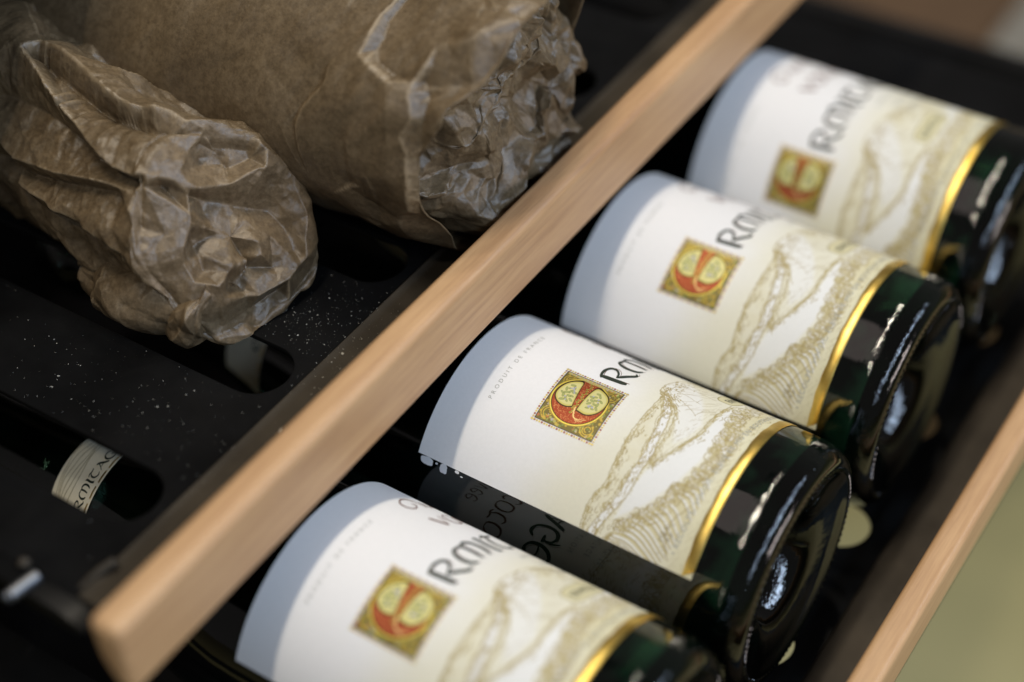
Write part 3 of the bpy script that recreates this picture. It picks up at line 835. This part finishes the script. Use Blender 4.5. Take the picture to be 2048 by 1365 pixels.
FOLDS_A = [[(185,106,3),(215,114,3),(260,114,3.5),(295,116,4),(316,114,3),(330,103,2.5),(353,88,1.5)],[(217,121,-3),(259,121,-4),(303,120,-4),(333,109,-3.5),(377,89,-1.5)],[
    (177,121,2),(205,122,3),(251,130,3.5),(288,138,3.5),(327,147,3),(375,141,2),(419,134,2.5)],[(204,154,-2),(247,148,-3),(277,149,-3),(303,154,-3),(330,150,-3),(412,140,-2)],[
    (228,118,-4),(270,134,-1),(284,135,0)],[(210,182,2),(233,186,2.5),(272,178,2.5),(313,163,2),(361,150,1)],[(214,195,-2.5),(241,195,-2.5),(281,181,-2),(320,166,-1.5)],[
    (238,200,2),(275,200,2.5),(304,198,2),(329,200,2)],[(227,211,-2),(259,214,-2),(290,212,-2.5),(325,209,-3)],[(168,69,3),(184,59,3),(227,60,3)],[
    (198,101,-2),(209,84,-2),(236,69,-2.5),(243,36,-1)],[(269,95,3),(295,103,1),(287,90,-1)],[(403,121,1),(434,127,3),(442,166,3),(430,204,3),(426,230,2)],[
    (438,129,3),(441,78,2.5),(414,46,2),(378,28,2.5)],[(443,131,-1),(453,54,-2),(441,5,-2),(432,403,-1)],[(457,377,3),(454,352,2.5),(456,272,2),(441,251,3),(433,268,2)],[
    (458,329,-2),(452,319,-2),(451,289,-1)],[(432,309,2),(424,348,2),(417,375,2)],[(423,301,-2),(413,338,-2)],[(315,44,2),(367,48,3),(380,30,2.5),(395,14,2),(399,409,2)],[
    (385,78,-2),(421,70,-2),(394,51,-1)],[(247,36,2),(287,60,-1),(294,37,2),(314,41,2)],[(302,76,-2),(302,57,-2),(308,42,-2)]]
FOLDS_B = [[(337,206,2),(342,218,3),(348,233,2),(350,239,1)],[(341,207,-2),(348,217,-2),(349,224,-1.5)],[(354,230,3),(367,233,3),(383,236,2.5)],[
    (359,229,-2),(374,232,-2)],[(390,230,-3),(404,237,-4),(407,247,-3)],[(388,232,1.5),(396,240,2),(401,246,2)],[(407,230,-2.5),(409,226,-3),(416,226,-2)],[
    (397,184,1),(410,186,2),(419,191,1)],[(393,186,-0.7),(407,184,-1),(415,186,-2),(418,191,-2)],[(413,172,1.5),(419,172,1.5)],[
    (329,270,0.8),(322,277,0.8)],[(332,305,1),(345,293,1)],[(372,289,-1.5)],[(356,298,0.8),(334,332,0.8)],[(397,280,0.8),(374,290,0.8)],[
    (417,260,-2),(419,273,-3),(419,289,-2),(415,300,-2)],[(413,264,2),(416,279,3),(413,294,2.5)],[(401,301,2),(394,324,2.5)],[
    (337,258,1.2),(340,243,1.0),(333,227,1.2)],[(334,263,-1),(336,245,-1)],[(365,250,1),(385,251,1.2),(402,255,1)],[
    (367,210,1),(383,213,1.2),(399,206,1)],[(292,244,1),(301,231,1.2),(304,214,1)]]


def facets(nu, nv, su, sv, seed, periodic=False):
    """piecewise flat random relief on an index grid: a jittered triangulation with random corner heights"""
    rs = np.random.RandomState(seed); a = max(2, int(round(nu / su))); b = max(3, int(round(nv / sv)))
    if periodic and b % 2: b += 1
    I, J = np.meshgrid(np.arange(-1, a + 2), np.arange(b if periodic else b + 3) - (0 if periodic else 1), indexing='ij')
    ji = I + .5 * (J % 2) + rs.uniform(-.42, .42, I.shape); jj = J + rs.uniform(-.42, .42, I.shape)
    H = rs.uniform(-1, 1, I.shape) * rs.choice([.35, 1.0], I.shape)
    pu = (ji * nu / a).ravel(); pv = (jj * nv / b).ravel(); ph_ = H.ravel()
    if periodic:
        pu = np.r_[pu, pu, pu]; pv = np.r_[pv - nv, pv, pv + nv]; ph_ = np.r_[ph_, ph_, ph_]
        k = (pv > -3 * sv) & (pv < nv + 3 * sv); pu, pv, ph_ = pu[k], pv[k], ph_[k]
    return tri_interp(nu, nv, pu, pv, ph_)


def ridges(H, per):
    """crease strength of a relief: sharp convex edges"""
    l = 2 * H - np.roll(H, 1, 0) - np.roll(H, -1, 0); l[0] = l[-1] = 0
    m_ = 2 * H - np.roll(H, 1, 1) - np.roll(H, -1, 1)
    if not per: m_[:, 0] = m_[:, -1] = 0
    return np.clip(l + m_, 0, None)


def crumple(P, N, octs, closed=False, du=.55, dv=.42, per=True):
    """octs: (length mm, width mm, amplitude mm, seed, mask)"""
    D = np.zeros(P.shape[:2])
    for a_, b_, amp, seed, mask in octs:
        D += amp * mask * facets(P.shape[0], P.shape[1], a_ / du, b_ / dv, seed, per)
    C = np.clip((ridges(D, per) - .05) * 2.6, 0, .55)
    return D, C


# --- bundle A: slim wrapped bottle lying on the near side
bA = empty('paper_wrapped_bottle', (-90, -30, 54)); tag(bA, 'slimmer bundle in crumpled brown paper at the left edge, its folded end facing the camera', 'wrapped bottle')
nt_, nph = 460, 420
t = np.linspace(0, 1, nt_)[:, None]; ph = np.linspace(0, 2 * np.pi, nph, endpoint=False)[None, :]
body = .74
tb = np.clip(t / body, 0, 1); tc = np.clip((t - body) / (1 - body), 0, 1)
ax0 = np.array([-250., 2., 83.]); ax1 = np.array([-64., -33.5, 79.5])
c = ax0 + (ax1 - ax0) * tb[..., None]
Rr = 33 - 6.2 * tb + 1.0 * np.sin(3 * tb)
pr = np.cos(tc * np.pi / 2) ** .42 * (1 - .0 * tc)
capx = 2.5 * np.sin(np.clip(tc * 1.6, 0, 1) * np.pi / 2)
lob = 1 + .06 * np.cos(3 * ph + .8) + .05 * np.cos(5 * ph + 2.0 + 2 * tb)
r = Rr * pr * lob
oy = r * np.cos(ph); oz = r * np.sin(ph) * .98
axd = (ax1 - ax0) / np.linalg.norm(ax1 - ax0); side = np.array([-axd[1], axd[0], 0]); side /= np.linalg.norm(side); upv = np.cross(axd, side)
P = c + oy[..., None] * side + oz[..., None] * upv + capx[..., None] * axd
sh = -(.62 * oz - .10 * oy) * sstep(.45, 1, tb)
P = P + sh[..., None] * axd
N = normals(P, True)
if ((P - c) * N).sum() < 0: N = -N
octA = [(14, 8, 2.3, 43), (6, 4.4, 1.15, 56), (2.8, 2.4, .36, 57)]
wcap = sstep(0, .30, tc) + 0 * ph
main = folded(nt_, nph, FOLDS_A, 34, 30, 2.2, 61)
D, C = crumple(P, N, [(a_, b_, amp, sd, 1 - wcap) for a_, b_, amp, sd in octA])
D = D + 1.35 * main * (1 - wcap)
Fn = 260; Fg = 80.0 / Fn                                # the folded end gets its relief from a flat map, so no seam shows at its centre
iu = np.clip((oy + 40) / Fg, 0, Fn - 1.01); iv = np.clip((oz + 40) / Fg, 0, Fn - 1.01)
eu, ev, eh = [], [], []
for l in FOLDS_A:
    for k_, p in enumerate(l):
        if p[0] < 345: continue
        eu.append((oy[p[0], p[1]] + 40) / Fg); ev.append((oz[p[0], p[1]] + 40) / Fg); eh.append(p[2] * 1.5)
        if k_ + 1 < len(l) and l[k_ + 1][0] >= 345:
            q = l[k_ + 1]
            for f in (.25, .5, .75):
                eu.append(eu[-1] * 0 + ((oy[p[0], p[1]] * (1 - f) + oy[q[0], q[1]] * f) + 40) / Fg); ev.append(((oz[p[0], p[1]] * (1 - f) + oz[q[0], q[1]] * f) + 40) / Fg); eh.append((p[2] * (1 - f) + q[2] * f) * 1.5)
rs = np.random.RandomState(91); n0 = len(eu); EU, EV = np.array(eu), np.array(ev)
for u in np.arange(-10, Fn + 12, 7.5 / Fg):
    for v in np.arange(-10, Fn + 12, 7.5 / Fg):
        uu, vv = u + rs.uniform(-8, 8), v + rs.uniform(-8, 8)
        if np.hypot(EU - uu, EV - vv).min() > 3.2 / Fg: eu.append(uu); ev.append(vv); eh.append(rs.uniform(-2.2, 2.2))
endmap = tri_interp(Fn, Fn, np.array(eu), np.array(ev), eh)
for l, amp, sd in ((0, 1.0, 0), (11, 2.6, 302), (6, 1.6, 303), (3, .6, 304)):
    M_ = facets(Fn, Fn, l / Fg, l / Fg, sd) if l else endmap
    a0, b0 = iu.astype(int), iv.astype(int); fa, fb = iu - a0, iv - b0
    D += wcap * amp * (M_[a0, b0] * (1 - fa) * (1 - fb) + M_[a0 + 1, b0] * fa * (1 - fb) + M_[a0, b0 + 1] * (1 - fa) * fb + M_[a0 + 1, b0 + 1] * fa * fb)
C = np.clip((ridges(D, True) - .11) * 1.2, 0, .36) * (1 - .7 * sstep(.6, 1, tc))
P = P + N * D[..., None]
P[..., 2] = np.where(P[..., 2] < 54.6, 54.6 + (P[..., 2] - 54.6) * .05, P[..., 2])
o = link('paper_wrap', grid_mesh('paper_wrap', P, closed_v=True, attrs={'crease': C.ravel()}), M_CRUSH2, bA); child_at(o, bA)
# loose folded flap under it
nt_, nph = 260, 160
t = np.linspace(0, 1, nt_)[:, None]; ph = np.linspace(0, 2 * np.pi, nph, endpoint=False)[None, :]
cl = catmull(np.array([(-112, -50, 60.5), (-92, -53, 62), (-70, -54, 63.5), (-58, -51, 64), (-58, -47, 67), (-70, -42, 72)]), 60)
cl = np.stack([np.interp(t[:, 0], np.linspace(0, 1, len(cl)), cl[:, i]) for i in range(3)], -1)[:, None, :]
rad = 1.5 + 8.5 * np.sin(np.clip(t * 1.05 + .06, 0, 1) * np.pi) ** .5 + 2 * t
rad = np.maximum(rad, .4) * np.clip((1 - t) * 14, .05, 1) * np.clip(t * 20, .08, 1)
P = cl + np.stack([0 * ph + 0 * rad, -rad * np.cos(ph) * .95, rad * np.sin(ph) * .85], -1)
N = normals(P, True)
if ((P - cl) * N).sum() < 0: N = -N
D, C = crumple(P, N, [(26, 9, 4.0, 61, 1.0), (11, 7, 2.6, 72, 1.0), (5, 4, 1.0, 83, 1.0)], du=.33, dv=.35)
P = P + N * D[..., None]; P[..., 2] = np.maximum(P[..., 2], 54.3)
o = link('paper_flap', grid_mesh('paper_flap', P, closed_v=True, attrs={'crease': C.ravel()}), M_CRUSH2, bA); child_at(o, bA)

# --- bundle B: fat wrapped bottle, smooth sleeve with an open end stuffed with crumpled paper
bB = empty('paper_wrapped_bottle', (-80, 44, 54)); tag(bB, 'fat bundle in smooth brown paper with a torn crumpled open end, beside the beech rail', 'wrapped bottle')
YB, ZB, RBn = 40.5, 96.0, 44.5
nt_, nph = 420, 460
t = np.linspace(0, 1, nt_)[:, None]; thd = np.linspace(-40, 320, nph, endpoint=False)[None, :]
lipx = np.interp(thd[0], [-40, 0, 40, 60, 91, 106, 120, 134, 141, 146, 153, 161, 168, 182, 198, 215, 240, 280, 320], [-30, -18, -8, -3, 1, 3, 2.5, -1, -4, -7, -8, -12, -15, -15, -14, -12, -14, -26, -30])[None, :]
x = -260 + (lipx + 260) * t ** .8
th = np.radians(thd)
Rr = RBn * (1 + .10 * sstep(0, 1, (-x - 20) / 120)) + 1.6 * np.sin(2 * th + .6) + 2.2 * np.sin(3 * th + x / 60)
lipc = sstep(14, 0, lipx - x); Rr = Rr - 3.6 * lipc ** 2 * (.6 + .4 * np.sin(9 * th))
P = np.stack([x + 0 * th, YB + Rr * np.cos(th), ZB + Rr * np.sin(th)], -1)
N = np.stack([0 * Rr, np.cos(th) + 0 * Rr, np.sin(th) + 0 * Rr], -1)
near = sstep(60, 5, lipx - x)
D, C = crumple(P, N, [(80, 45, 4.0, 101, 1.0), (34, 22, 2.2, 112, .40 + 1.2 * near), (14, 10, 1.2, 123, .42 + 1.2 * near), (6, 5, .40, 135, .42 + near)], du=.62, dv=.61)
D = D + .62 * folded(nt_, nph, FOLDS_B, 30, 26, .9, 71, .8)
C = np.clip((ridges(D, True) - .07) * 1.6, 0, .5)
P = P + N * D[..., None]
P[..., 2] = np.where(P[..., 2] < 54.8, 54.8 + (P[..., 2] - 54.8) * .04, P[..., 2])
me = grid_mesh('paper_sleeve', P, closed_v=True, attrs={'crease': C.ravel()})
o = link('paper_sleeve', me, M_PAPER, bB); child_at(o, bB)
sm = o.modifiers.new('thickness', 'SOLIDIFY'); sm.thickness = .0005; sm.offset = -1
# crumpled stuffing: a disc of faceted paper pushed into the open end
n_ = 400
g = np.linspace(-1.04, 1.04, n_); yy, zz = np.meshgrid(g, g, indexing='ij'); rr_ = np.hypot(yy, zz)
mm = 2.08 * 43 / n_
F = lambda l, seed: facets(n_, n_, l / mm, l / mm, seed)
bulge = 17 * np.sqrt(np.clip(1 - np.minimum(rr_, 1) ** 3.0, 0, 1)) - 34 * sstep(.90, 1.04, rr_)
pa = np.degrees(np.arctan2(zz, yy)) % 360
rec = -11 * sstep(.5, .95, rr_) * sstep(75, 105, pa) * sstep(190, 165, pa)
Xs = -29 + bulge + rec + 6 * yy - 4 * zz + 9.5 * F(16, 201) + 6.5 * F(9, 202) + 3.4 * F(5, 203) + 1.2 * F(2.6, 204)
Ys = YB + 3 + 43 * yy * (1 - .04 * zz) + 5.0 * F(11, 205) + 2.4 * F(5.5, 206)
Zs = ZB - 1.5 + 42.5 * zz + 5.0 * F(11, 207) + 2.4 * F(5.5, 208)
C = np.clip((ridges(Xs, False) - .45) * .7, 0, .5)
P = np.stack([np.minimum(Xs, -4.6 + 1.2 * F(6, 209)), Ys, np.maximum(Zs, 55)], -1)
I = np.arange(n_ * n_).reshape(n_, n_); keep = rr_[:-1, :-1] < 1.02
Q = np.stack([I[:-1, :-1], I[1:, :-1], I[1:, 1:], I[:-1, 1:]], -1)[keep]
o = link('paper_stuffing', raw_mesh('paper_stuffing', P.reshape(-1, 3), Q, True, attrs={'crease': C.ravel()}), M_CRUSH, bB); child_at(o, bB)

# ------------------------------------------------------------------ dust on the upper tray
rs = np.random.RandomState(8); VV, QQ, n = [], [], 0


def slot_free(x, y):
    return all(not (abs(y - ys) < 11.4 and x < -27) for ys in SLOT_Y)


cnt = 0
while cnt < 1150:
    cx_, cy_, sg = [(-34, -32, 20), (-50, -28, 22), (-70, -84, 34), (-40, -90, 26), (-110, -80, 60)][rs.choice(5, p=[.42, .18, .16, .12, .12])]
    x, y = rs.normal(cx_, sg), rs.normal(cy_, sg * .7)
    if x > -12 or x < -200 or not slot_free(x, y): cnt += 0.2; continue
    cnt += 1
    s = np.exp(rs.normal(-2.8, .6)) * .82; e = rs.uniform(1, 4) if rs.rand() < .25 else 1.3; a = rs.uniform(0, 3.14)
    z = 54.0 if x < -26 else 55.9
    pts = []
    for dx, dy, dz in ((e, 0, 0), (0, 1, 0), (-e, 0, 0), (0, -1, 0), (0, 0, .9)):
        pts.append((x + s * (dx * math.cos(a) - dy * math.sin(a)), y + s * (dx * math.sin(a) + dy * math.cos(a)), z + s * dz))
    VV += pts; QQ += [(n, n + 1, n + 4), (n + 1, n + 2, n + 4), (n + 2, n + 3, n + 4), (n + 3, n, n + 4)]; n += 5
o = link('dust', raw_mesh('dust', VV, np.array(QQ), smooth=False), M_DUST); tag(o, 'pale dust specks scattered over the black upper tray', 'dust', kind='stuff')

# ------------------------------------------------------------------ surroundings


def box(name, lo_, hi_, mat, parent=None, bev=0):
    bm = bmesh.new(); bmesh.ops.create_cube(bm, size=1)
    for v in bm.verts:
        v.co = Vector([(lo_[i] + (hi_[i] - lo_[i]) * (v.co[i] + .5)) * S for i in range(3)])
    if bev: bmesh.ops.bevel(bm, geom=list(bm.edges), offset=bev * S, segments=2, affect='EDGES')
    me = bpy.data.meshes.new(name); bm.to_mesh(me); bm.free(); return link(name, me, mat, parent)


mt, nt, b = new_mat('olive_floor'); v = tex_coord(nt)
nt.links.new(ramp(nt, noise(nt, v, 2.2, 4), [(.35, (.46, .395, .165)), (.65, (.52, .46, .215))]), b.inputs['Base Color']); b.inputs['Roughness'].default_value = .6
M_FLOOR = mt
o = box('floor', (-6000, -6000, -620), (6000, 6000, -600), M_FLOOR); tag(o, kind='structure')
M_CAB = mat_black('cabinet_black', (.012, .0115, .011), .4, False)
cabr = empty('wine_cabinet', (-700, 0, -600)); tag(cabr, 'black wine cabinet carcass behind and under the pulled-out shelves', 'cabinet')
child_at(box('body', (-1200, -330, -600), (-270, 420, -95), M_CAB, cabr, 3), cabr)
child_at(box('upper_body', (-1200, -330, 220), (-138, 420, 650), M_CAB, cabr, 3), cabr)
child_at(box('closed_drawer', (-269, -300, -200), (35, 360, -150), M_CAB, cabr, 3), cabr)
# dark slide panel beyond the last bottle
pn = empty('slide_panel', (0, 372, -110)); tag(pn, 'black slide panel with small round rivets beyond the farthest bottle', 'panel')
child_at(box('panel', (-420, 371, -170), (260, 384, -62), M_CAB, pn, 2), pn)
for p in ((-16, 369.6, -75), (38, 369.6, -80)):
    bm = bmesh.new(); bmesh.ops.create_uvsphere(bm, u_segments=16, v_segments=10, radius=3.0 * S)
    for vtx in bm.verts: vtx.co.y *= .5; vtx.co += Vector(p) * S
    for f in bm.faces: f.smooth = True
    me = bpy.data.meshes.new('rivet'); bm.to_mesh(me); bm.free(); child_at(link('rivet', me, M_RIVET, pn), pn)
M_CTR = mat_plain('walnut_counter', (.125, .072, .036), .5)
ct = empty('counter', (0, 830, -600)); tag(ct, 'blurred brown wooden counter in the far background', 'counter')
child_at(box('front', (-900, 560, -600), (22, 1100, -189), M_CTR, ct, 4), ct)
child_at(box('worktop', (-26, 548, -188.5), (30, 1110, -176), mat_plain('grey_stone_top', (.24, .22, .18), .5), ct, 4), ct)

scene.render.engine = 'CYCLES'
scene.cycles.max_bounces = 8
